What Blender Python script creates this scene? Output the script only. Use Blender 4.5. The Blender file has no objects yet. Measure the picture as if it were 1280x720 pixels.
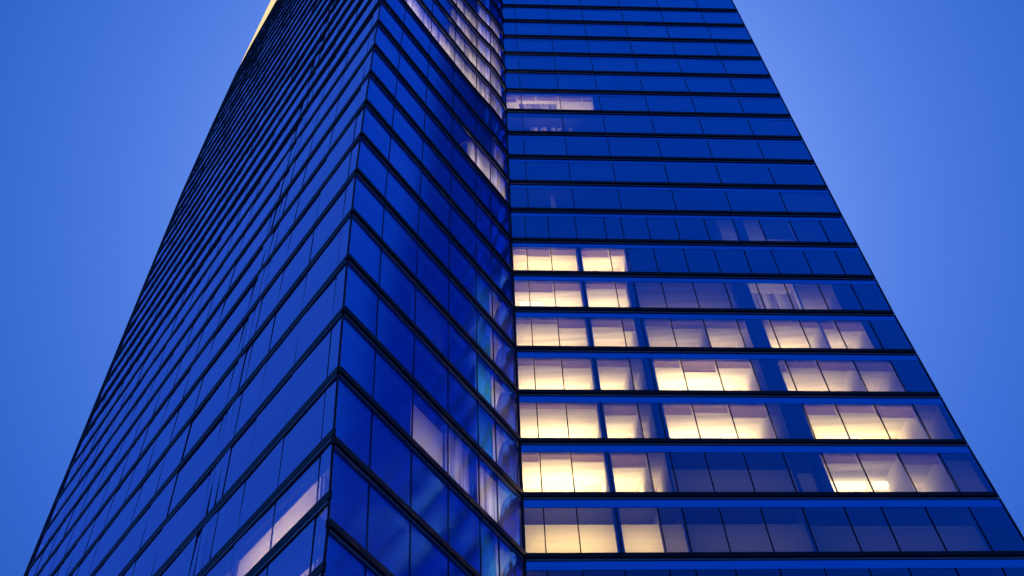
import bpy, bmesh, math, random
from mathutils import Vector, Matrix
random.seed(7)
S = bpy.context.scene
C = S.collection

# ------------------------------------------------------------------ camera
PITCH, ROLL = math.radians(50.594568), math.radians(3.521453)
EYE = 1.6
F = Vector((0, math.cos(PITCH), math.sin(PITCH)))
U0 = Vector((0, -math.sin(PITCH), math.cos(PITCH)))
R0 = Vector((1, 0, 0))
RR = R0 * math.cos(ROLL) - U0 * math.sin(ROLL)
UU = U0 * math.cos(ROLL) + R0 * math.sin(ROLL)
cam_d = bpy.data.cameras.new('camera')
cam = bpy.data.objects.new('camera', cam_d); C.objects.link(cam)
cam_d.sensor_width = 36.0; cam_d.lens = 36.0 * 1189.0 / 1280.0
cam_d.clip_start = 0.1; cam_d.clip_end = 6000
m3 = Matrix((RR, UU, -F)).transposed()
cam.matrix_world = Matrix.Translation((0, 0, EYE)) @ m3.to_4x4()
S.camera = cam

# ------------------------------------------------------------------ sky (blue hour)
W = bpy.data.worlds.new('World'); S.world = W; W.use_nodes = True
nt = W.node_tree; nt.nodes.clear()
def N(nt, t, **k):
    n = nt.nodes.new(t)
    for a, b in k.items(): setattr(n, a, b)
    return n
out = N(nt, 'ShaderNodeOutputWorld'); bg = N(nt, 'ShaderNodeBackground')
sky = N(nt, 'ShaderNodeTexSky', sky_type='NISHITA', sun_disc=False)
sky.sun_elevation = math.radians(1.5); sky.sun_rotation = math.radians(0.0)
sky.ozone_density = 6.0; sky.air_density = 1.0; sky.dust_density = 0.3
tint = N(nt, 'ShaderNodeMix', data_type='RGBA', blend_type='MULTIPLY'); tint.inputs[0].default_value = 1.0
nt.links.new(sky.outputs[0], tint.inputs[6]); tint.inputs[7].default_value = (0.10, 0.32, 0.9, 1)
tc = N(nt, 'ShaderNodeTexCoord')
dot = N(nt, 'ShaderNodeVectorMath', operation='DOT_PRODUCT')
gd = Vector((0.02, math.cos(math.radians(53)), math.sin(math.radians(53)))).normalized()
nt.links.new(tc.outputs['Generated'], dot.inputs[0]); dot.inputs[1].default_value = gd
ramp = N(nt, 'ShaderNodeValToRGB')
nt.links.new(dot.outputs['Value'], ramp.inputs[0])
cr = ramp.color_ramp; cr.interpolation = 'B_SPLINE'
for i, (p, c) in enumerate([(0.0, (0.022, 0.085, 0.42)), (0.55, (0.022, 0.09, 0.42)), (0.82, (0.020, 0.10, 0.48)), (0.93, (0.056, 0.185, 0.74)), (1.0, (0.25, 0.41, .98))]):
    e = cr.elements[i] if i < 2 else cr.elements.new(p)
    e.position = p; e.color = (*c, 1)
glow = N(nt, 'ShaderNodeMix', data_type='RGBA', blend_type='ADD'); glow.inputs[0].default_value = 1.0
sc = N(nt, 'ShaderNodeMix', data_type='RGBA', blend_type='MULTIPLY'); sc.inputs[0].default_value = 1.0
nt.links.new(tint.outputs[2], sc.inputs[6]); sc.inputs[7].default_value = (0.05, 0.05, 0.05, 1)
nt.links.new(sc.outputs[2], glow.inputs[6]); nt.links.new(ramp.outputs[0], glow.inputs[7])
nt.links.new(glow.outputs[2], bg.inputs[0]); bg.inputs[1].default_value = 1.0
nt.links.new(bg.outputs[0], out.inputs[0])

S.view_settings.view_transform = 'Standard'; S.view_settings.look = 'None'
S.view_settings.exposure = 0.0; S.view_settings.gamma = 1.0
S.view_settings.use_curve_mapping = False
S.render.engine = 'CYCLES'
S.cycles.max_bounces = 8; S.cycles.transparent_max_bounces = 16; S.cycles.glossy_bounces = 3
S.cycles.diffuse_bounces = 2; S.cycles.caustics_reflective = False; S.cycles.sample_clamp_indirect = 4

# last light of a sun already at the horizon behind the tower, very weak
sun_d = bpy.data.lights.new('sun', 'SUN'); sun_d.energy = 0.02; sun_d.angle = math.radians(10); sun_d.color = (1, .86, .75)
sun = bpy.data.objects.new('sun', sun_d); C.objects.link(sun)
sun.rotation_euler = (math.radians(-88.5), 0, 0)

# ------------------------------------------------------------------ helpers
def link(name, me, mat=None, parent=None):
    o = bpy.data.objects.new(name, me); C.objects.link(o)
    if me is not None and mat is not None: me.materials.append(mat)
    if parent is not None: o.parent = parent
    return o
class MB:
    def __init__(s): s.v = []; s.f = []
    def face(s, pts):
        i = len(s.v); s.v += [tuple(p) for p in pts]; s.f.append(tuple(range(i, i + len(pts))))
    def hexa(s, a, b):            # a, b: lists of 4 points, opposite faces in the same order
        i = len(s.v); s.v += [tuple(p) for p in a] + [tuple(p) for p in b]
        s.f += [(i, i+3, i+2, i+1), (i+4, i+5, i+6, i+7)]
        for j in range(4):
            k = (j + 1) % 4; s.f.append((i+j, i+k, i+4+k, i+4+j))
    def sweep(s, rings):          # rings of 4 points each
        n0 = len(s.v)
        for r in rings: s.v += [tuple(p) for p in r]
        for q in range(len(rings) - 1):
            for j in range(4):
                k = (j + 1) % 4; a = n0 + 4*q
                s.f.append((a+j, a+4+j, a+4+k, a+k))
        s.f.append((n0, n0+1, n0+2, n0+3)); e = n0 + 4*(len(rings)-1); s.f.append((e+3, e+2, e+1, e))
    def build(s, name, mat=None, parent=None):
        me = bpy.data.meshes.new(name); me.from_pydata(s.v, [], s.f); me.update()
        bm = bmesh.new(); bm.from_mesh(me); bmesh.ops.recalc_face_normals(bm, faces=bm.faces); bm.to_mesh(me); bm.free()
        return link(name, me, mat, parent)

# ------------------------------------------------------------------ materials
def newmat(name):
    m = bpy.data.materials.new(name); m.use_nodes = True; m.node_tree.nodes.clear()
    return m, m.node_tree, N(m.node_tree, 'ShaderNodeOutputMaterial')
def pbr(name, col, rough=.5, metal=0.0, noise=0.0, scale=2.0, spec=.5, coat=0.0):
    m, t, o = newmat(name); b = N(t, 'ShaderNodeBsdfPrincipled')
    b.inputs['Roughness'].default_value = rough; b.inputs['Metallic'].default_value = metal
    b.inputs['Specular IOR Level'].default_value = spec; b.inputs['Coat Weight'].default_value = coat
    if noise:
        x = N(t, 'ShaderNodeTexNoise'); x.inputs['Scale'].default_value = scale; x.inputs['Detail'].default_value = 6
        c = N(t, 'ShaderNodeTexCoord'); t.links.new(c.outputs['Object'], x.inputs['Vector'])
        r = N(t, 'ShaderNodeMapRange'); r.inputs[3].default_value = 1 - noise; r.inputs[4].default_value = 1 + noise
        t.links.new(x.outputs['Fac'], r.inputs[0])
        mm = N(t, 'ShaderNodeMix', data_type='RGBA', blend_type='MULTIPLY'); mm.inputs[0].default_value = 1
        mm.inputs[6].default_value = (*col, 1); t.links.new(r.outputs[0], mm.inputs[7])
        t.links.new(mm.outputs[2], b.inputs['Base Color'])
    else: b.inputs['Base Color'].default_value = (*col, 1)
    t.links.new(b.outputs[0], o.inputs[0]); return m
def glass(name, c0, c1, tr, bump=0.0, bscale=(1, 1, 1), p=1.0, gain=1.0, rough=.015, body=None, trg=None):
    """coated curtain-wall glass: transmits a tinted share, mirrors the sky with a blue coating that pales at grazing angles"""
    m, t, o = newmat(name)
    lw = N(t, 'ShaderNodeLayerWeight'); lw.inputs[0].default_value = .5
    pw = N(t, 'ShaderNodeMath', operation='POWER'); pw.inputs[1].default_value = p; t.links.new(lw.outputs['Facing'], pw.inputs[0])
    gn = N(t, 'ShaderNodeMath', operation='MULTIPLY', use_clamp=True); gn.inputs[1].default_value = gain; t.links.new(pw.outputs[0], gn.inputs[0])
    mx = N(t, 'ShaderNodeMix', data_type='RGBA'); t.links.new(gn.outputs[0], mx.inputs[0])
    mx.inputs[6].default_value = (*c0, 1); mx.inputs[7].default_value = (*c1, 1)
    g = N(t, 'ShaderNodeBsdfGlossy'); g.inputs['Roughness'].default_value = rough; t.links.new(mx.outputs[2], g.inputs[0])
    tx = N(t, 'ShaderNodeMix', data_type='RGBA'); t.links.new(pw.outputs[0], tx.inputs[0])
    tx.inputs[6].default_value = (*tr, 1); tx.inputs[7].default_value = (*(trg or (.1, .1, .12)), 1)
    tr_ = N(t, 'ShaderNodeBsdfTransparent'); t.links.new(tx.outputs[2], tr_.inputs[0])
    ad = N(t, 'ShaderNodeAddShader'); t.links.new(g.outputs[0], ad.inputs[0]); t.links.new(tr_.outputs[0], ad.inputs[1])
    if body:
        df = N(t, 'ShaderNodeBsdfDiffuse'); df.inputs[0].default_value = (*body, 1); a2 = N(t, 'ShaderNodeAddShader')
        t.links.new(ad.outputs[0], a2.inputs[0]); t.links.new(df.outputs[0], a2.inputs[1]); ad = a2
    t.links.new(ad.outputs[0], o.inputs[0])
    if bump:
        c = N(t, 'ShaderNodeTexCoord'); mp = N(t, 'ShaderNodeMapping'); mp.inputs['Scale'].default_value = bscale
        t.links.new(c.outputs['Object'], mp.inputs[0])
        x = N(t, 'ShaderNodeTexNoise'); x.inputs['Scale'].default_value = 1.0; x.inputs['Detail'].default_value = 2.5
        t.links.new(mp.outputs[0], x.inputs['Vector'])
        b = N(t, 'ShaderNodeBump'); b.inputs['Strength'].default_value = 1.0; b.inputs['Distance'].default_value = bump
        t.links.new(x.outputs['Fac'], b.inputs['Height']); t.links.new(b.outputs[0], g.inputs['Normal'])
    return m
def fabric(name, col, tl=.5, streak=0.25, sc=(0.3, 0.3, 9)):
    m, t, o = newmat(name)
    c = N(t, 'ShaderNodeTexCoord'); mp = N(t, 'ShaderNodeMapping'); mp.inputs['Scale'].default_value = sc
    t.links.new(c.outputs['Object'], mp.inputs[0])
    x = N(t, 'ShaderNodeTexNoise'); x.inputs['Scale'].default_value = 1.0; x.inputs['Detail'].default_value = 3
    t.links.new(mp.outputs[0], x.inputs['Vector'])
    r = N(t, 'ShaderNodeMapRange'); r.inputs[1].default_value = .3; r.inputs[2].default_value = .7
    r.inputs[3].default_value = 1 - streak; r.inputs[4].default_value = 1
    t.links.new(x.outputs['Fac'], r.inputs[0])
    mm = N(t, 'ShaderNodeMix', data_type='RGBA', blend_type='MULTIPLY'); mm.inputs[0].default_value = 1
    mm.inputs[6].default_value = (*col, 1); t.links.new(r.outputs[0], mm.inputs[7])
    d = N(t, 'ShaderNodeBsdfDiffuse'); l = N(t, 'ShaderNodeBsdfTranslucent'); mx = N(t, 'ShaderNodeMixShader'); mx.inputs[0].default_value = tl
    t.links.new(mm.outputs[2], d.inputs[0]); t.links.new(mm.outputs[2], l.inputs[0])
    t.links.new(d.outputs[0], mx.inputs[1]); t.links.new(l.outputs[0], mx.inputs[2]); t.links.new(mx.outputs[0], o.inputs[0])
    return m
def emis(name, col, st):
    m, t, o = newmat(name); e = N(t, 'ShaderNodeEmission'); e.inputs[0].default_value = (*col, 1); e.inputs[1].default_value = st
    t.links.new(e.outputs[0], o.inputs[0]); return m

M_glassC = glass('glass_main', (0.0, .0, .0), (.02, .46, 1.0), (.98, .90, .66), .0015, (.5, .5, .3), 1.0, 1.4)
M_glassB = glass('glass_return', (0.01, .16, .42), (.08, .34, .86), (.80, .78, .72), .006, (.4, .4, .25), 1.0, 1.0, .12, (.0, .05, .26), (.72, .70, .66))
M_glassL = glass('glass_long', (0.02, .25, .66), (.54, .56, .90), (.66, .62, .62), .035, (.6, .6, .12), 1.2, 1.1, trg=(.3, .3, .32))
M_span = glass('spandrel_glass', (0.01, .42, 1.0), (.2, .6, 1.0), (0.0, 0.0, 0.0), .002, (.3, .3, .3))
M_spback = pbr('spandrel_backing', (.005, .01, .03), .6)
M_ledge = pbr('ledge_black_metal', (.009, .009, .017), .45, 0.0, .6, .8, .3)
M_trim = pbr('trim_anodised', (.62, .58, .62), .45, .1)
M_mull = pbr('mullion_dark', (.012, .012, .03), .45, 0, 0, 1, .3)
M_slab = pbr('slab_concrete', (.20, .19, .19), .8, 0, .15, .6)
M_core = pbr('core_wall', (.05, .05, .06), .8, 0, .2, .5)
M_room = pbr('room_plaster', (.80, .76, .68), .8, 0, .10, 1.2)
M_ceil = fabric('ceiling_tiles', (.86, .80, .66), .0, .30, (.12, 2.6, 1.0))
M_col = pbr('interior_column_paint', (.02, .025, .05), .6)
M_blind = fabric('blind_fabric', (.94, .82, .54), .5, .10, (.25, .25, 3.0))
M_blindg = fabric('blind_grey', (.45, .43, .55), .5, .2, (.4, .4, 1.2))
M_blindh = fabric('blind_cream', (.80, .68, .52), .6, .15, (.3, .3, 6))
M_curt = fabric('curtain_voile', (.84, .77, .70), .5, .85, (3.2, 3.2, .12))
M_greyrefl = fabric('grey_reflection', (.66, .60, .50), .5, .5, (.5, .5, .4))  # warm grey of a reflection, put into the colour
M_arcf = fabric('arch_reflection', (.36, .34, .29), .5, .2, (.4, .4, .3))  # darker part of the reflected arch, as cloth colour
M_arc = pbr('dark_arch_reflection', (.16, .15, .16), .6, 0, .2, 1)
M_bluerefl = fabric('blue_reflection', (.04, .32, .52), .5, .75, (.5, .5, .35))  # teal reflection on the glass, put into a panel colour
M_gold = emis('crown_lamp', (1.0, .80, .42), 1.0)
M_ground = pbr('paving', (.06, .06, .065), .85, 0, .3, .4)
M_roof = pbr('roof_membrane', (.05, .05, .06), .8, 0, .2, .5)

# ------------------------------------------------------------------ ground
g = MB(); g.face([(-2500, -2500, 0), (2500, -2500, 0), (2500, 2500, 0), (-2500, 2500, 0)])
gr = g.build('ground', M_ground); gr['kind'] = 'structure'

# ------------------------------------------------------------------ tower geometry
H = 4.0
def Z(k): return 31.0 + H * k
KTOP = 36
def ridge(z):
    k = (z - 31) / H
    pts = [(-8, -6.6), (-2, -7.19), (-1, -7.43), (0, -7.64), (1, -7.82), (2, -8.0), (3, -8.15), (4, -8.28), (5.5, -8.38), (9, -8.48), (40, -8.55)]
    if k <= pts[0][0]: x = pts[0][1]
    else:
        x = pts[-1][1]
        for (a, xa), (b, xb) in zip(pts, pts[1:]):
            if a <= k <= b: x = xa + (xb - xa) * (k - a) / (b - a); break
    return Vector((x, 28.25))
def corner(z): 
    k = (z - 31) / H
    return Vector((-0.24 + .055 * k, 42.45 + .02 * k)) if k < 20 else Vector((.86, 42.85))
def lfar(z): return Vector((-46.7, 74.5))
def cend(z):
    k = (z - 31) / H; pts = [(-8, 27.9), (0, 27.25), (2, 26.9), (5, 26.68), (8, 26.72), (12, 26.9), (18, 27.25), (37, 27.6)]
    for (a, xa), (b, xb) in zip(pts, pts[1:]):
        if k <= b: return Vector((xa + (xb - xa) * (k - a) / (b - a), 45.1))
    return Vector((27.6, 45.1))
def dback(z): return Vector((22.0, 84.0))
def eback(z): return Vector((-30.0, 98.0))
class Face:
    def __init__(s, a, b, L): s.a, s.b, s.L = a, b, L
    def n(s, z):
        d = (s.b(z) - s.a(z)).normalized(); return Vector((d.y, -d.x))    # outward for faces listed counter-clockwise
    def P(s, u, z, off=0.0):
        a, b = s.a(z), s.b(z); p = a + (b - a) * (u / s.L) + s.n(z) * off
        return Vector((p.x, p.y, z))
class FaceB(Face):
    def P(s, u, z, off=0.0):
        a, b = s.a(z), s.b(z); k = (z - 31) / H
        amp = .38 * min(1, max(0, (k - 7) / 7.0)); t = (s.L - u) / 2.6
        bul = amp * math.sqrt(max(0, 1 - (1 - min(1, t * 1.0)) ** 2)) * math.exp(-max(0, t - 1) * 1.3) if u < s.L else 0
        p = a + (b - a) * (u / s.L) + s.n(z) * (off + bul)
        return Vector((p.x, p.y, z))
FL = Face(lfar, ridge, 59.9)      # runs from the far edge to the ridge: u' = L - u
class Rev:                         # u measured from the ridge
    def __init__(s, f): s.f = f; s.L = f.L; s.n = f.n
    def P(s, u, z, off=0.0): return s.f.P(s.L - u, z, off)
L_ = Rev(FL); B_ = FaceB(ridge, corner, 16.6); C_ = Face(corner, cend, 27.0)
D_ = Face(cend, dback, 39.3); E_ = Face(eback, lfar, 28.9); G_ = Face(dback, eback, 53.9)

LPROF = [(0, 36), (20, 33.2), (30, 32.2), (42.4, 30.7), (50, 29.9), (54.3, 29.0), (57.6, 25.7), (59.9, 21.8)]
def lmax(k):                       # how far the long facade reaches at level k
    if k <= LPROF[-1][1]: return 59.9
    for (u0, k0), (u1, k1) in zip(LPROF, LPROF[1:]):
        if k1 <= k <= k0: return u1 + (u0 - u1) * (k - k1) / (k0 - k1)
    return 0.0

tower = bpy.data.objects.new('glass_tower', None); C.objects.link(tower)
tower['label'] = 'tall dark blue glass office tower with folded facade, black floor ledges and warm lit windows'
tower['category'] = 'skyscraper'

CM = [0, 1.15, 2.95, 5.1, 7.4, 8.75, 10.8, 13.1, 15.45, 17.8, 19.9, 22.4, 24.9, 27.0]
CMU = [0, 1.5, 5.2, 9.0, 13.5, 18.0, 22.6, 27.0]     # upper floors have wider bays
BM = [0, 2.6, 5.8, 9.0, 12.0, 13.9, 16.6]
LM = [0, 1.0, 4.6, 8.2, 10.9, 11.7, 12.6, 13.2] + [1.0 + 3.6 * i for i in range(5, 17)] + [59.9]  # close-set mullions added to suggest a wavy reflection seam
FACES = {'C': (C_, CM, M_glassC), 'B': (B_, BM, M_glassB), 'L': (L_, LM, M_glassL),
         'D': (D_, [i * 3.275 for i in range(13)], M_glassL), 'E': (E_, [i * 3.211 for i in range(10)], M_glassL),
         'G': (G_, [i * 53.9/15 for i in range(16)], M_glassL)}
def lev(name, k):                  # the level of ledge k on each face; the lowest ones of the long face sit closer together
    if name == 'L' and k < 0: return {-1: -.9, -2: -1.68, -3: -2.46}.get(k, float(k))
    return float(k)
def us(name, u0, u1):
    if name == 'B':
        st = [u0] + [x for x in (3, 6, 9, 11, 12.5, 13.3, 13.9, 14.4, 14.9, 15.3, 15.7, 16.0, 16.2, 16.35, 16.5) if u0 < x < u1] + [u1]; return st
    return [u0, u1]
def sweep(mb, face, name, u0, u1, z0, z1, o0, o1):
    rings = []
    for u in us(name, u0, u1):
        rings.append([face.P(u, z0, o0), face.P(u, z0, o1), face.P(u, z1, o1), face.P(u, z1, o0)])
    mb.sweep(rings)

# ledges, each with its metal trim and spandrel strip
st_ledge, st_trim, st_span = MB(), MB(), MB()
def ledge(name, k, keep):
    face = FACES[name][0]; kk = lev(name, k); z = Z(kk)
    L = face.L if name != 'L' else lmax(k)
    if L < 1: return
    e = {'C': (0.0, -.13), 'B': (-.10, 0.0), 'L': (-.10, -.05)}.get(name, (0, 0))
    a, b = e[0], L + e[1]
    th = {'C': .27, 'B': .32 if k < 2 else .28, 'L': .38 if k < 1 else .29}.get(name, .3)
    d = {'C': .20, 'B': .20, 'L': .10 if k < 10 else .15}.get(name, .02)
    m = MB() if keep else st_ledge; oi = -.95 if name == 'B' and k > 7 else -.30
    sweep(m, face, name, a, b, z - .06, z - .06 + th, -.04, d)
    if name in 'BCL' and b > 3: sweep(m, face, name, 0.05 if name == 'C' else 1.2, b - .3, z - .055, z - .07 + th, oi, -.045)
    t = MB() if keep else st_trim; sweep(t, face, name, 0.02, L - .02, z - .06 - .115, z - .063, -.02, .07)
    s = MB() if keep else st_span
    if name not in 'BL': sweep(s, face, name, 0.03, L - .03, z - .72, z - .16, .004, .014)
    if keep:
        lo = m.build('ledge', M_ledge, tower); t.build('trim', M_trim, lo); s.build('spandrel', M_span_s, lo) if s.v else None
M_span_s = pbr('spandrel_enamel', (.0, .0, .0), .05)
# spandrel: opaque blue enamelled glass, mirror-like
def mk_span():
    m, t, o = newmat('spandrel_blue_glass')
    g = N(t, 'ShaderNodeBsdfGlossy'); g.inputs['Roughness'].default_value = .06; g.inputs[0].default_value = (.004, .42, 1.0, 1)
    d = N(t, 'ShaderNodeBsdfDiffuse'); d.inputs[0].default_value = (.01, .05, .25, 1)
    a = N(t, 'ShaderNodeMixShader'); a.inputs[0].default_value = .8
    t.links.new(d.outputs[0], a.inputs[1]); t.links.new(g.outputs[0], a.inputs[2]); t.links.new(a.outputs[0], o.inputs[0]); return m
M_span_s = mk_span()
for k in range(-7, KTOP):
    ledge('C', k, -2 <= k <= 19)
    ledge('B', k, -3 <= k <= 20)
    ledge('L', k, -3 <= k <= 34)
    for nm in 'DEG': ledge(nm, k, False) if not (nm in 'EG' and k > 21) else None
for mb_, nm, mt in ((st_ledge, 'ledge', M_ledge), (st_trim, 'trim', M_trim), (st_span, 'spandrel', M_span_s)):
    o = mb_.build(nm, mt, tower); o['kind'] = 'stuff'

# windows: one pane each with its own mullion; the 100 largest in view are parts of their own
def px(p):
    v = Vector(p) - Vector((0, 0, EYE)); w = v.dot(F)
    if w <= .1: return None
    return 640 + 1189 * v.dot(RR) / w, 360 - 1189 * v.dot(UU) / w
def area(quad):
    q = [px(p) for p in quad]
    if any(a is None for a in q): return 0
    q = [(min(1280, max(0, x)), min(720, max(0, y))) for x, y in q]
    return abs(sum(q[i][0] * q[(i+1) % 4][1] - q[(i+1) % 4][0] * q[i][1] for i in range(4))) / 2
specs = []
for nm, (face, ms, mat) in FACES.items():
    for k in range(-7, KTOP):
        if nm in 'EG' and k > 21: continue
        z0, z1 = Z(lev(nm, k)) + .02, Z(lev(nm, k + 1)) - (.70 if nm not in 'BL' else .10)
        mm_ = CMU if nm == 'C' and k >= 8 else ms
        for a, b in zip(mm_, mm_[1:]):
            if nm == 'L':
                lm = lmax(k + 1)
                if a >= lm: continue
                b = min(b, lm)
            q = [face.P(a + .012, z0), face.P(b - .012, z0), face.P(b - .012, z1), face.P(a + .012, z1)]
            ar = area(q) if nm in 'CBL' else 0
            specs.append((ar, nm, k, a, b, z0, z1))
specs.sort(key=lambda s: -s[0])
stuffg = {}; stuffm = MB()
def pane(mb, nm, a, b, z0, z1):
    face = FACES[nm][0]; j = {'C': .013, 'B': .010}.get(nm, .04 if 10 < a < 14 else .022)
    ul = us(nm, a + .012, b - .012) if (nm == 'B' and b > 13) else [a + .012, b - .012]
    o = [[random.uniform(-j, j) for _ in range(2)] for _ in ul]
    for i in range(len(ul) - 1):
        mb.face([face.P(ul[i], z0, o[i][0]), face.P(ul[i+1], z0, o[i+1][0]), face.P(ul[i+1], z1, o[i+1][1]), face.P(ul[i], z1, o[i][1])])
def mullion(mb, nm, a, z0, z1):
    face = FACES[nm][0]
    w = {'C': .028, 'B': .020, 'L': .022}.get(nm, .04); d = {'C': .04, 'B': .03, 'L': .012}.get(nm, .05)
    if a <= 0.01: a = w
    A = [face.P(a - w, z0, -.05), face.P(a + w, z0, -.05), face.P(a + w, z0, d), face.P(a - w, z0, d)]
    Bq = [face.P(a - w, z1, -.05), face.P(a + w, z1, -.05), face.P(a + w, z1, d), face.P(a - w, z1, d)]
    mb.hexa(A, Bq)
for i, (ar, nm, k, a, b, z0, z1) in enumerate(specs):
    if i < 100:
        m = MB(); pane(m, nm, a, b, z0, z1); w = m.build('window', FACES[nm][2], tower)
        m = MB(); mullion(m, nm, a, z0, z1 - .02); m.build('mullion', M_mull, w)
    else:
        pane(stuffg.setdefault(nm, MB()), nm, a, b, z0, z1); mullion(stuffm, nm, a, z0, z1 - .02)
# the rest of the panes: one part with a material slot per facade
allm = MB(); idx = []; order = list(stuffg)
for q, nm in enumerate(order):
    o = len(allm.v); allm.v += stuffg[nm].v; allm.f += [tuple(o + j for j in f) for f in stuffg[nm].f]; idx += [q] * len(stuffg[nm].f)
wo = allm.build('window', None, tower); wo['kind'] = 'stuff'
for nm in order: wo.data.materials.append(FACES[nm][2])
wo.data.polygons.foreach_set('material_index', idx)
mo = stuffm.build('mullion', M_mull, tower); mo['kind'] = 'stuff'

# corner posts along the fold and the re-entrant corner
def post(fn, w, off, k0, k1, name):
    m = MB(); rings = []
    for k in range(k0, k1 + 1):
        z = Z(k); p = fn(z) + off
        rings.append([(p.x - w, p.y - w, z), (p.x + w, p.y - w, z), (p.x + w, p.y + w, z), (p.x - w, p.y + w, z)])
    m.sweep(rings); return m.build(name, M_mull, tower)
post(ridge, .045, Vector((0, -.01)), -7, KTOP, 'corner_post')
post(corner, .09, Vector((.02, -.08)), -7, KTOP, 'corner_post')
post(cend, .05, Vector((-.03, 0)), -7, KTOP, 'corner_post')
post(lfar, .13, Vector((0, 0)), -7, 20, 'corner_post')
m = MB(); rings = []
for u, k0 in [(59.9, 20.0)] + LPROF[::-1][:5]:
    p = L_.P(u, Z(k0)); rings.append([(p.x - .13, p.y - .13, p.z), (p.x + .13, p.y - .13, p.z), (p.x + .13, p.y + .13, p.z), (p.x - .13, p.y + .13, p.z)])
m.sweep(rings); m.build('corner_post', M_mull, tower)

# floor slabs and core inside
def ring(z, ins):
    k = (z - 31) / H; ins *= 2
    pts = []
    lm = lmax(k) if k <= 36 else 5
    lp = L_.P(max(lm, 6), z)
    seq = [(lp.x, lp.y), tuple(ridge(z)), tuple(corner(z)), tuple(cend(z)), tuple(dback(z))]
    seq += [tuple(eback(z))] if k < 22 else []
    n = len(seq); V = [Vector(p) for p in seq]; r = []
    for i in range(n):
        a, b, c = V[i-1], V[i], V[(i+1) % n]
        d1 = (b - a).normalized(); d2 = (c - b).normalized()
        n1 = Vector((-d1.y, d1.x)); n2 = Vector((-d2.y, d2.x))
        mvec = (n1 + n2); mvec = mvec / max(.3, mvec.dot(n1))
        r.append(b + mvec * ins)
    return r
for k in range(-7, KTOP + 1):
    z = Z(k); r = ring(z, .14); m = MB()
    a = [(p.x, p.y, z - .60) for p in r]; b = [(p.x, p.y, z - .02) for p in r]
    n = len(r); m.v = a + b; m.f = [tuple(range(n)), tuple(range(n, 2*n))] + [(i, (i+1) % n, n + (i+1) % n, n + i) for i in range(n)]
    m.build('roof' if k == KTOP else 'floor_slab', M_roof if k == KTOP else M_slab, tower)
m = MB(); cr_ = [(-16, 52), (-6, 49), (20, 53), (18, 76), (-14, 80)]
m.v = [(x, y, 0) for x, y in cr_] + [(x, y, Z(35.5)) for x, y in cr_]; n = 5
m.f = [tuple(range(n)), tuple(range(n, 2*n))] + [(i, (i+1) % n, n + (i+1) % n, n + i) for i in range(n)]
m.build('core_wall', M_core, tower)

# lit crown: a luminous parapet standing on the sloping top of the long facade
m = MB(); rings = []
for (u, k0), dk in zip([(20, 33.2), (30, 32.2), (42.4, 30.7), (47, 30.2), (50, 29.9), (54.3, 29.0), (55.2, 28.1)], [5.8, 5.8, 5.2, 4.8, 3.5, 1.1, .0]):
    rings.append([L_.P(u, Z(k0) + .25, -.25), L_.P(u, Z(k0) + .25, .0), L_.P(u, Z(k0 + dk) + .25 + .05, .0), L_.P(u, Z(k0 + dk) + .25 + .05, -.25)])
m.sweep(rings); m.build('crown_light', M_gold, tower)
m = MB(); rings = []
for u, k0 in LPROF: rings.append([L_.P(u, Z(k0) - .1, -.2), L_.P(u, Z(k0) - .1, .02), L_.P(u, Z(k0) + .2, .02), L_.P(u, Z(k0) + .2, -.2)])
m.sweep(rings); m.build('parapet', M_ledge, tower)

# added wall inside the right-hand end, blocking sky seen through the glass
m = MB(); rings = []
for k in range(-7, KTOP):
    r0 = ring(Z(k), .03); a0, a1 = r0[3], r0[4]; t_ = (a1 - a0).normalized(); nn = Vector((t_.y, -t_.x)); q = [a0, a1, a1 - nn * .2, a0 - nn * .2]
    rings.append([(p.x, p.y, Z(k)) for p in q])
m.sweep(rings); m.build('sky_blocker', M_core, tower)

# columns standing right behind the glass
def incol(nm, u0, u1, k0, k1, mat=M_col, dp=.5, nme='column', ins=.16):
    f = FACES[nm][0]
    for k in range(k0, k1):
        m = MB(); z0, z1 = Z(k) + .0, Z(k + 1) - .62
        m.hexa([f.P(u0, z0, -ins - dp), f.P(u1, z0, -ins - dp), f.P(u1, z0, -ins), f.P(u0, z0, -ins)],
               [f.P(u0, z1, -ins - dp), f.P(u1, z1, -ins - dp), f.P(u1, z1, -ins), f.P(u0, z1, -ins)])
        m.build(nme, mat, tower)
incol('C', 4.92, 5.28, -1, 8, ins=.08); incol('C', 8.3, 8.95, 2, 6); incol('C', 16.1, 17.25, 3, 6); incol('C', 16.5, 17.6, 2, 3)
incol('C', 9.0, 9.75, 7, 19, ins=.06); incol('C', 17.9, 18.6, 7, 19, ins=.06)

# ------------------------------------------------------------------ lit rooms
def lamp(f, u0, u1, z, dep, power, up, col=(1, .78, .50), sy=.5):
    d = bpy.data.lights.new('room_or_fill_lamp', 'AREA'); d.shape = 'RECTANGLE'
    d.size = max(.3, (u1 - u0) * .92); d.size_y = sy; d.energy = power; d.color = col
    o = bpy.data.objects.new('room_or_fill_lamp', d); C.objects.link(o)  # serves lit rooms and the added fills behind dark blinds and panels
    um = (u0 + u1) / 2; p = f.P(um, z, -dep); t = (f.P(um + 1, z) - f.P(um, z)).normalized()
    nrm = Vector((*f.n(z), 0))
    zax = Vector((0, 0, -1)) if up == 'up' else (-nrm if up == 'out' else nrm)    # lamp shines along -z
    if isinstance(up, tuple): zax = -(nrm * up[0] + Vector((0, 0, up[1]))).normalized()
    xax = t - zax * t.dot(zax); xax.normalize(); yax = zax.cross(xax)
    o.matrix_world = Matrix.Translation(p) @ Matrix((xax, yax, zax)).transposed().to_4x4()
    o.parent = tower
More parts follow.
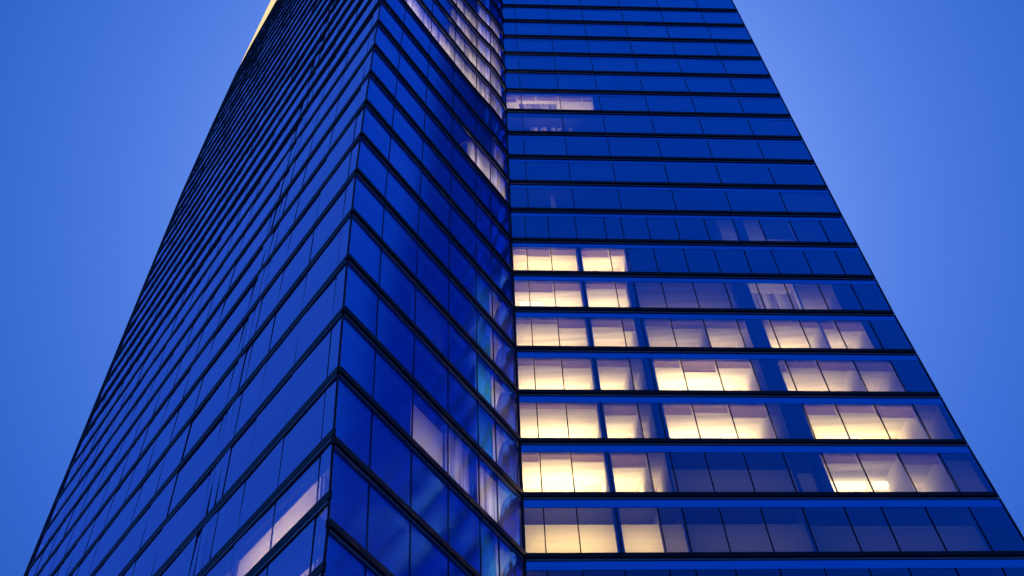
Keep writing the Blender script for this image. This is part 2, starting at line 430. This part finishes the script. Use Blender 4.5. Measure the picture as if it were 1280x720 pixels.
def room(nm, k, u0, u1, power, style='open', hb=.60, dep=3.8, col=(1, .78, .50), blind=None, ldep=3.0, ztop=None, wallmat=None):
    f = FACES[nm][0]; g0 = .17; z0 = Z(lev(nm, k)) + .01; z1 = Z(lev(nm, k + 1)) - .73
    e = .02; a, b = u0 + e, u1 - e
    m = MB()
    sh = .45 if nm == 'L' else 0
    P = lambda u, z, d: f.P(u + (sh * d if u == a else 0), z, -d)
    m.face([P(a, z0, dep), P(b, z0, dep), P(b, z1, dep), P(a, z1, dep)])
    m.face([P(a, z0, g0), P(a, z0, dep), P(a, z1, dep), P(a, z1, g0)])
    m.face([P(b, z0, g0), P(b, z0, dep), P(b, z1, dep), P(b, z1, g0)])
    m.face([P(a, z0, g0), P(b, z0, g0), P(b, z0, dep), P(a, z0, dep)])
    rm = m.build('room', wallmat or (M_room if style == 'open' else M_slab), tower)
    m = MB(); m.face([P(a, z1 - .01, .015), P(b, z1 - .01, .015), P(b, z1 - .01, dep), P(a, z1 - .01, dep)])
    m.build('ceiling', M_ceil if style == 'open' else M_core, rm)
    w = b - a
    if style == 'open':
        lamp(f, a, b, z0 + 1.9, ldep, power * (1.35 if col == pink else 1.1) * w * 12, 'up', col)
    else:
        zt = z0 + (z1 - z0) * hb
        m = MB(); m.face([P(a + .02, z0 + .02, .30), P(b - .02, z0 + .02, .30), P(b - .02, zt, .30), P(a + .02, zt, .30)])
        m.build('blind', blind or M_blind, rm)
        lamp(f, a, b, z0 + 1.0, 1.9, power * w * (33 if nm == 'C' else 36), 'out', col, .8)
    if style == 'open' and nm == 'C' and power > .5 and w > 1.8:
        rr = random.Random(int(k * 100 + u0 * 7)); cuts = [a] + [x for x in CM if a + .3 < x < b - .3] + [b]; base = rr.uniform(.08, .20)
        for c0, c1 in zip(cuts, cuts[1:]):
            dr = (z1 - z0) * (base + rr.choice((0, 0, 0, .06, .12)))
            m = MB(); m.hexa([P(c0 + .05, z1 - dr, .26), P(c1 - .05, z1 - dr, .26), P(c1 - .05, z1 - dr, .275), P(c0 + .05, z1 - dr, .275)],
                             [P(c0 + .05, z1 - .03, .26), P(c1 - .05, z1 - .03, .26), P(c1 - .05, z1 - .03, .275), P(c0 + .05, z1 - .03, .275)])
            m.build('blind', M_blindh, rm)
    return rm
warm = (1, .82, .54); pink = (1, .80, .48); cream = (1, .86, .66)
# main facade, row by row from below
room('C', 0, 0, 5.1, 1.0, 'blind', .72, col=warm)
room('C', 0, 5.1, 7.4, 1.0, 'blind', .72, col=warm)
room('C', 0, 7.4, 8.7, .22, 'blind', .72, col=warm)
room('C', 0, 8.75, 15.4, .03, 'blind', .72, col=pink)  # dark room; faint fill lamp added so its blind shows
room('C', 0, 15.5, 24.9, .01, 'blind', .68, col=pink)  # also dark, with a weaker added fill
room('C', 1, 0, 5.1, 3.4, 'open', col=warm, ldep=2.6)
room('C', 1, 5.1, 7.4, 2.4, 'open', col=warm, ldep=2.9)
room('C', 1, 7.4, 8.5, 1.0, 'open', col=pink, ldep=3)
room('C', 1, 8.6, 15.8, .025, 'blind', .68, col=pink)  # unlit room with an added low fill behind the blind
room('C', 1, 15.9, 16.9, .045, 'blind', .60, col=pink)
room('C', 1, 17.7, 22.4, 1.5, 'open', col=warm, ldep=3.3)
room('C', 1, 22.4, 24.9, .8, 'open', col=warm, ldep=3.5)
room('C', 1, 25.0, 26.8, .03, 'blind', .9, col=pink)
room('C', 2, 0, 5.1, 2.7, 'open', col=warm)
room('C', 2, 5.1, 7.4, 2.3, 'open', col=warm)
room('C', 2, 7.4, 8.3, .9, 'open', col=pink)
room('C', 2, 9.0, 15.5, 2.9, 'open', col=warm, ldep=3.2)
room('C', 2, 15.5, 16.4, .6, 'open', col=warm, ldep=3.2)
room('C', 2, 17.8, 24.9, 2.5, 'open', col=(1, .82, .42), ldep=3.2)
room('C', 2, 24.95, 26.6, .45, 'open', col=warm, ldep=3.2)
room('C', 3, 0, 5.1, 2.4, 'open', col=warm)
room('C', 3, 5.1, 7.4, 2.4, 'open', col=warm)
room('C', 3, 7.4, 8.3, 1.1, 'open', col=warm)
room('C', 3, 9.0, 15.5, 3.2, 'open', col=warm, ldep=2.6)
room('C', 3, 15.5, 16.1, 1.2, 'open', col=warm)
room('C', 3, 17.3, 22.4, .95, 'open', col=pink, ldep=2.8)
room('C', 3, 22.4, 25.0, .6, 'open', col=pink, ldep=2.8)
room('C', 4, 0, 5.1, 1.1, 'open', col=pink, ldep=2.4)
room('C', 4, 5.1, 8.3, 1.1, 'open', col=pink, ldep=2.4)
room('C', 4, 9.0, 13.1, .55, 'open', col=pink, ldep=2.6)
room('C', 4, 13.1, 16.1, .75, 'open', col=pink, ldep=2.6)
room('C', 4, 17.3, 21.3, 1.1, 'open', col=pink, ldep=2.6)
room('C', 4, 21.4, 24.4, .95, 'open', col=pink, ldep=2.6)
room('C', 5, 0, 5.1, 2.2, 'open', col=warm, ldep=2.4)
room('C', 5, 5.1, 8.5, 2.2, 'open', col=warm, ldep=2.5)
room('C', 5, 8.6, 16.2, .10, 'open', col=pink)
room('C', 5, 16.8, 20.6, .25, 'open', col=pink, ldep=2.2)
room('C', 5, 20.7, 23.5, .28, 'open', col=pink)
room('C', 6, 0, 5.1, 2.1, 'open', col=(1, .80, .40), ldep=1.7)
room('C', 6, 5.1, 8.6, 2.1, 'open', col=(1, .80, .44), ldep=1.7)
room('C', 7, 16.5, 22.5, .06, 'open', col=(.8, .85, 1), ldep=2)
room('C', 12, 0, 8.4, .8, 'open', col=warm, ldep=1.6, dep=3)
# long facade, two low rows by the fold
room('L', -2, 1.0, 8.2, .75, 'blind', .98, col=pink, dep=2.2)
room('L', -2, 8.3, 11.5, .22, 'blind', .98, col=pink)
room('L', -3, 1.0, 6.5, .7, 'blind', .98, col=pink, dep=2.2)
# folded facade
room('B', 0, 5.9, 9.0, .22, 'blind', .99, col=cream)

# added screen behind the folded facade, hiding glow of the long facade's rooms
for k in (-3, -2, -1):
    m = MB(); z0, z1 = Z(k), Z(k + 1) - .62
    m.hexa([B_.P(.35, z0, -.3), B_.P(5.8, z0, -.3), B_.P(5.8, z0, -.2), B_.P(.35, z0, -.2)], [B_.P(.35, z1, -.3), B_.P(5.8, z1, -.3), B_.P(5.8, z1, -.2), B_.P(.35, z1, -.2)])
    m.build('glow_screen', M_col, tower)

M_tube = emis('luminaire', (1, .88, .66), 2.2)
def luminaire(k, u0, u1, dep, drop, h=.14, w=.5):
    z1 = Z(k + 1) - .73 - drop; m = MB(); P = lambda u, z, d: C_.P(u, z, -d)
    m.hexa([P(u0, z1 - h, dep), P(u1, z1 - h, dep), P(u1, z1 - h, dep + w), P(u0, z1 - h, dep + w)], [P(u0, z1, dep), P(u1, z1, dep), P(u1, z1, dep + w), P(u0, z1, dep + w)])
    m.build('luminaire', M_tube, tower)
luminaire(1, 18.7, 21.0, 2.3, .25, .34, .5); luminaire(1, 21.5, 23.1, 2.3, .25, .34, .4)
luminaire(2, 10.9, 13.2, 2.9, .04); luminaire(3, 11.6, 14.2, 2.5, .04); luminaire(2, 19.9, 22.2, 2.9, .04)
luminaire(5, .6, 2.3, 1.9, .04); luminaire(1, 1.4, 3.9, 2.7, .04, .1)
# unlit rooms: blinds left at odd heights behind the dark glass
rr = random.Random(11)
for nm, k0, k1 in (('C', 7, 19), ('B', 1, 10)):
    f, ms, _ = FACES[nm]
    for k in range(k0, k1):
        for a, b in zip(CMU if nm == 'C' and k >= 8 else ms, (CMU if nm == 'C' and k >= 8 else ms)[1:]):
            if nm == 'B' and (a > 11 or k == 8 and a > 8): continue
            if nm == 'C' and k in (11, 12) and a < 7: continue
            if rr.random() < .17:
                z1 = Z(k + 1) - .64; z0 = Z(k) + .3 + rr.choice((0, .1, .3, .5)) * 2.8; P = lambda u, z, d: f.P(u, z, -d)
                m = MB(); m.hexa([P(a + .08, z0, .32), P(b - .08, z0, .32), P(b - .08, z0, .335), P(a + .08, z0, .335)], [P(a + .08, z1, .32), P(b - .08, z1, .32), P(b - .08, z1, .335), P(a + .08, z1, .335)])
                m.build('blind', M_blindg, tower)

# ------------------------------------------------------------------ curtains (hang inside the glass)
def curtain(nm, k, u0, u1, h0, h1, label, power=0.0, ins=.35, col=pink, amp=.05, wl=.35, group=None):
    f = FACES[nm][0]; za = Z(k) + .02; zb = Z(k + 1) - (.66 if nm == 'C' else .10)
    z0 = za + (zb - za) * h0; z1 = za + (zb - za) * h1
    me = bpy.data.meshes.new('curtain'); V = []; Fc = []
    n = max(8, int((u1 - u0) / .07)); ph = random.random() * 6
    for i in range(n + 1):
        u = u0 + (u1 - u0) * i / n
        a = amp * (math.sin(u * 6.283 / wl + ph) + .5 * math.sin(u * 6.283 / (wl * .61) + 2 * ph) + .4 * math.sin(u * 6.283 / (wl * 2.7)))
        for z, d in ((z0, 1.15), (z0 + (z1 - z0) * .5, 1.0), (z1, .75)): V.append(tuple(f.P(u, z, -ins + a * d)))
    for i in range(n):
        for j in range(2): q = 3 * i + j; Fc.append((q, q + 3, q + 4, q + 1))
    me.from_pydata(V, [], Fc); me.update()
    for p in me.polygons: p.use_smooth = True
    o = link('curtain', me, M_curt)
    o['label'] = label; o['category'] = 'curtain'; o['group'] = 'curtains behind the glass of the tower'
    if power: lamp(f, u0, u1, za + 1.2, 1.6, power * (u1 - u0) * 14, 'out', col, 1.4)
    return o
def backroom(nm, k, u0, u1, dep=2.6): 
    f = FACES[nm][0]; z0 = Z(k) + .01; z1 = Z(k + 1) - .64; m = MB(); P = lambda u, z, d: f.P(u, z, -d)
    m.face([P(u0, z0, dep), P(u1, z0, dep), P(u1, z1, dep), P(u0, z1, dep)])
    for u in (u0, u1): m.face([P(u, z0, .25), P(u, z0, dep), P(u, z1, dep), P(u, z1, .25)])
    m.build('room', M_room, tower)
for k, u0, u1, pw, lab in [
    (15, 12.5, 15.9, .30, 'pale curtain of the narrow facade touching the top edge of the photo'),
    (14, 8.2, 15.9, .34, 'pale pleated curtain near the top of the narrow facade, three rows above the longest curtain'),
    (13, 8.6, 15.9, .34, 'pale pleated curtain near the top of the narrow facade, two rows above the longest curtain'),
    (12, 8.4, 15.9, .38, 'pale pleated curtain one row directly above the longest curtain of the narrow facade'),
    (11, 1.2, 15.9, .40, 'longest pale pinkish curtain, filling a whole window row high on the narrow facade'),
    (9, 14.6, 16.2, .12, 'faint short curtain by the inner corner, one row above the lowest of the upper curtains'),
    (8, 11.3, 16.2, .40, 'pale pink curtain alone in its row, lowest of the upper curtains by the inner corner')]:
    backroom('B', k, u0 - .05, u1 + .1); curtain('B', k, u0, u1, 0, 1, lab, pw * 4.2, .15, cream, .03, .45)
curtain('B', 0, 9.05, 11.2, 0, 1, 'cream curtain with soft folds low on the narrow facade, left of a dark column', .9, .17, cream, .06, .9)
curtain('C', 12, 1.3, 4.9, 0, .62, 'thin curtain strips in the lit window highest on the broad facade', .9, .3, warm, .05, .4)
for j, (u0, u1) in enumerate([(2.2, 2.9), (3.1, 3.7), (4.1, 5.0), (5.7, 6.0)]):
    curtain('C', 11, u0, u1, 0, .5, ['leftmost short white curtain strip in the dark row under the high lit window',
        'second from left of the short white curtain strips under the high lit window',
        'widest short white curtain strip in the dark row under the high lit window',
        'rightmost short white curtain strip in the dark row under the high lit window'][j], .8, .3, pink, .04, .3)
curtain('C', 8, 3.4, 3.75, 0, .8, 'single narrow white curtain strip alone in a dark row of the broad facade', .7, .3, pink, .03, .2)
curtain('C', 5, 16.9, 20.4, 0, .75, 'white gathered curtain with sharp folds near the right edge of the broad facade', .55, .3, (1, .85, .75), .09, .5)

# inner corner of the folded facade: dark column, backlit panels and ribs imitating reflections
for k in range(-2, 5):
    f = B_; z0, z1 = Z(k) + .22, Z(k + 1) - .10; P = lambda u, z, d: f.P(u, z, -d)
    lit = {-2: .4, -1: .45, 0: 1.0, 1: .6, 2: .85, 3: .45, 4: .3}[k]
    m = MB(); m.hexa([P(11.2, z0, .06), P(11.9, z0, .06), P(11.9, z0, .26), P(11.2, z0, .26)], [P(11.2, z1, .06), P(11.9, z1, .06), P(11.9, z1, .26), P(11.2, z1, .26)])
    m.build('column', M_col, tower)
    m = MB(); m.hexa([P(11.5, z0, .27), P(11.6, z0, .27), P(11.6, z0, 3.2), P(11.5, z0, 3.2)], [P(11.5, z1, .27), P(11.6, z1, .27), P(11.6, z1, 3.2), P(11.5, z1, 3.2)])
    m.build('spill_baffle', M_core, tower)  # added to keep the panel backlight out of the neighbouring bays
    g0 = .20
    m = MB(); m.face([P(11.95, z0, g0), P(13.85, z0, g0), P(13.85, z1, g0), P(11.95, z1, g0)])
    m.build('reflection_panel', M_curt if k == 0 else M_bluerefl, tower)
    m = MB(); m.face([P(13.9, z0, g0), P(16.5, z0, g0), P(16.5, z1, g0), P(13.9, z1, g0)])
    wp = m.build('reflection_panel', M_greyrefl, tower)
    # arch of the imitated reflection, rising towards the corner
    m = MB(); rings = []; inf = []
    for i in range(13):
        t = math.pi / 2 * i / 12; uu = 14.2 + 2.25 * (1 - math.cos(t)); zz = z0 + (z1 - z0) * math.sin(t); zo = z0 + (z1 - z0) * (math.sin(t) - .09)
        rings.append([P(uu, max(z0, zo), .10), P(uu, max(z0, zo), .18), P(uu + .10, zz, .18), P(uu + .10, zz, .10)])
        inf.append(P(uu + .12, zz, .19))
    fi = MB(); fi.face(inf + [P(16.47, z0, .19)]); fi.build('arch_reflection_infill', M_arcf, wp)
    m.sweep(rings); m.build('arch_reflection_rib', M_arc, wp)
    lamp(B_, 12.0, 16.3, z0 + 1.3, 1.5, lit * 85, 'out', (1, .84, .60), 1.6)  # added backlight that makes the reflection panels glow, no fixture there
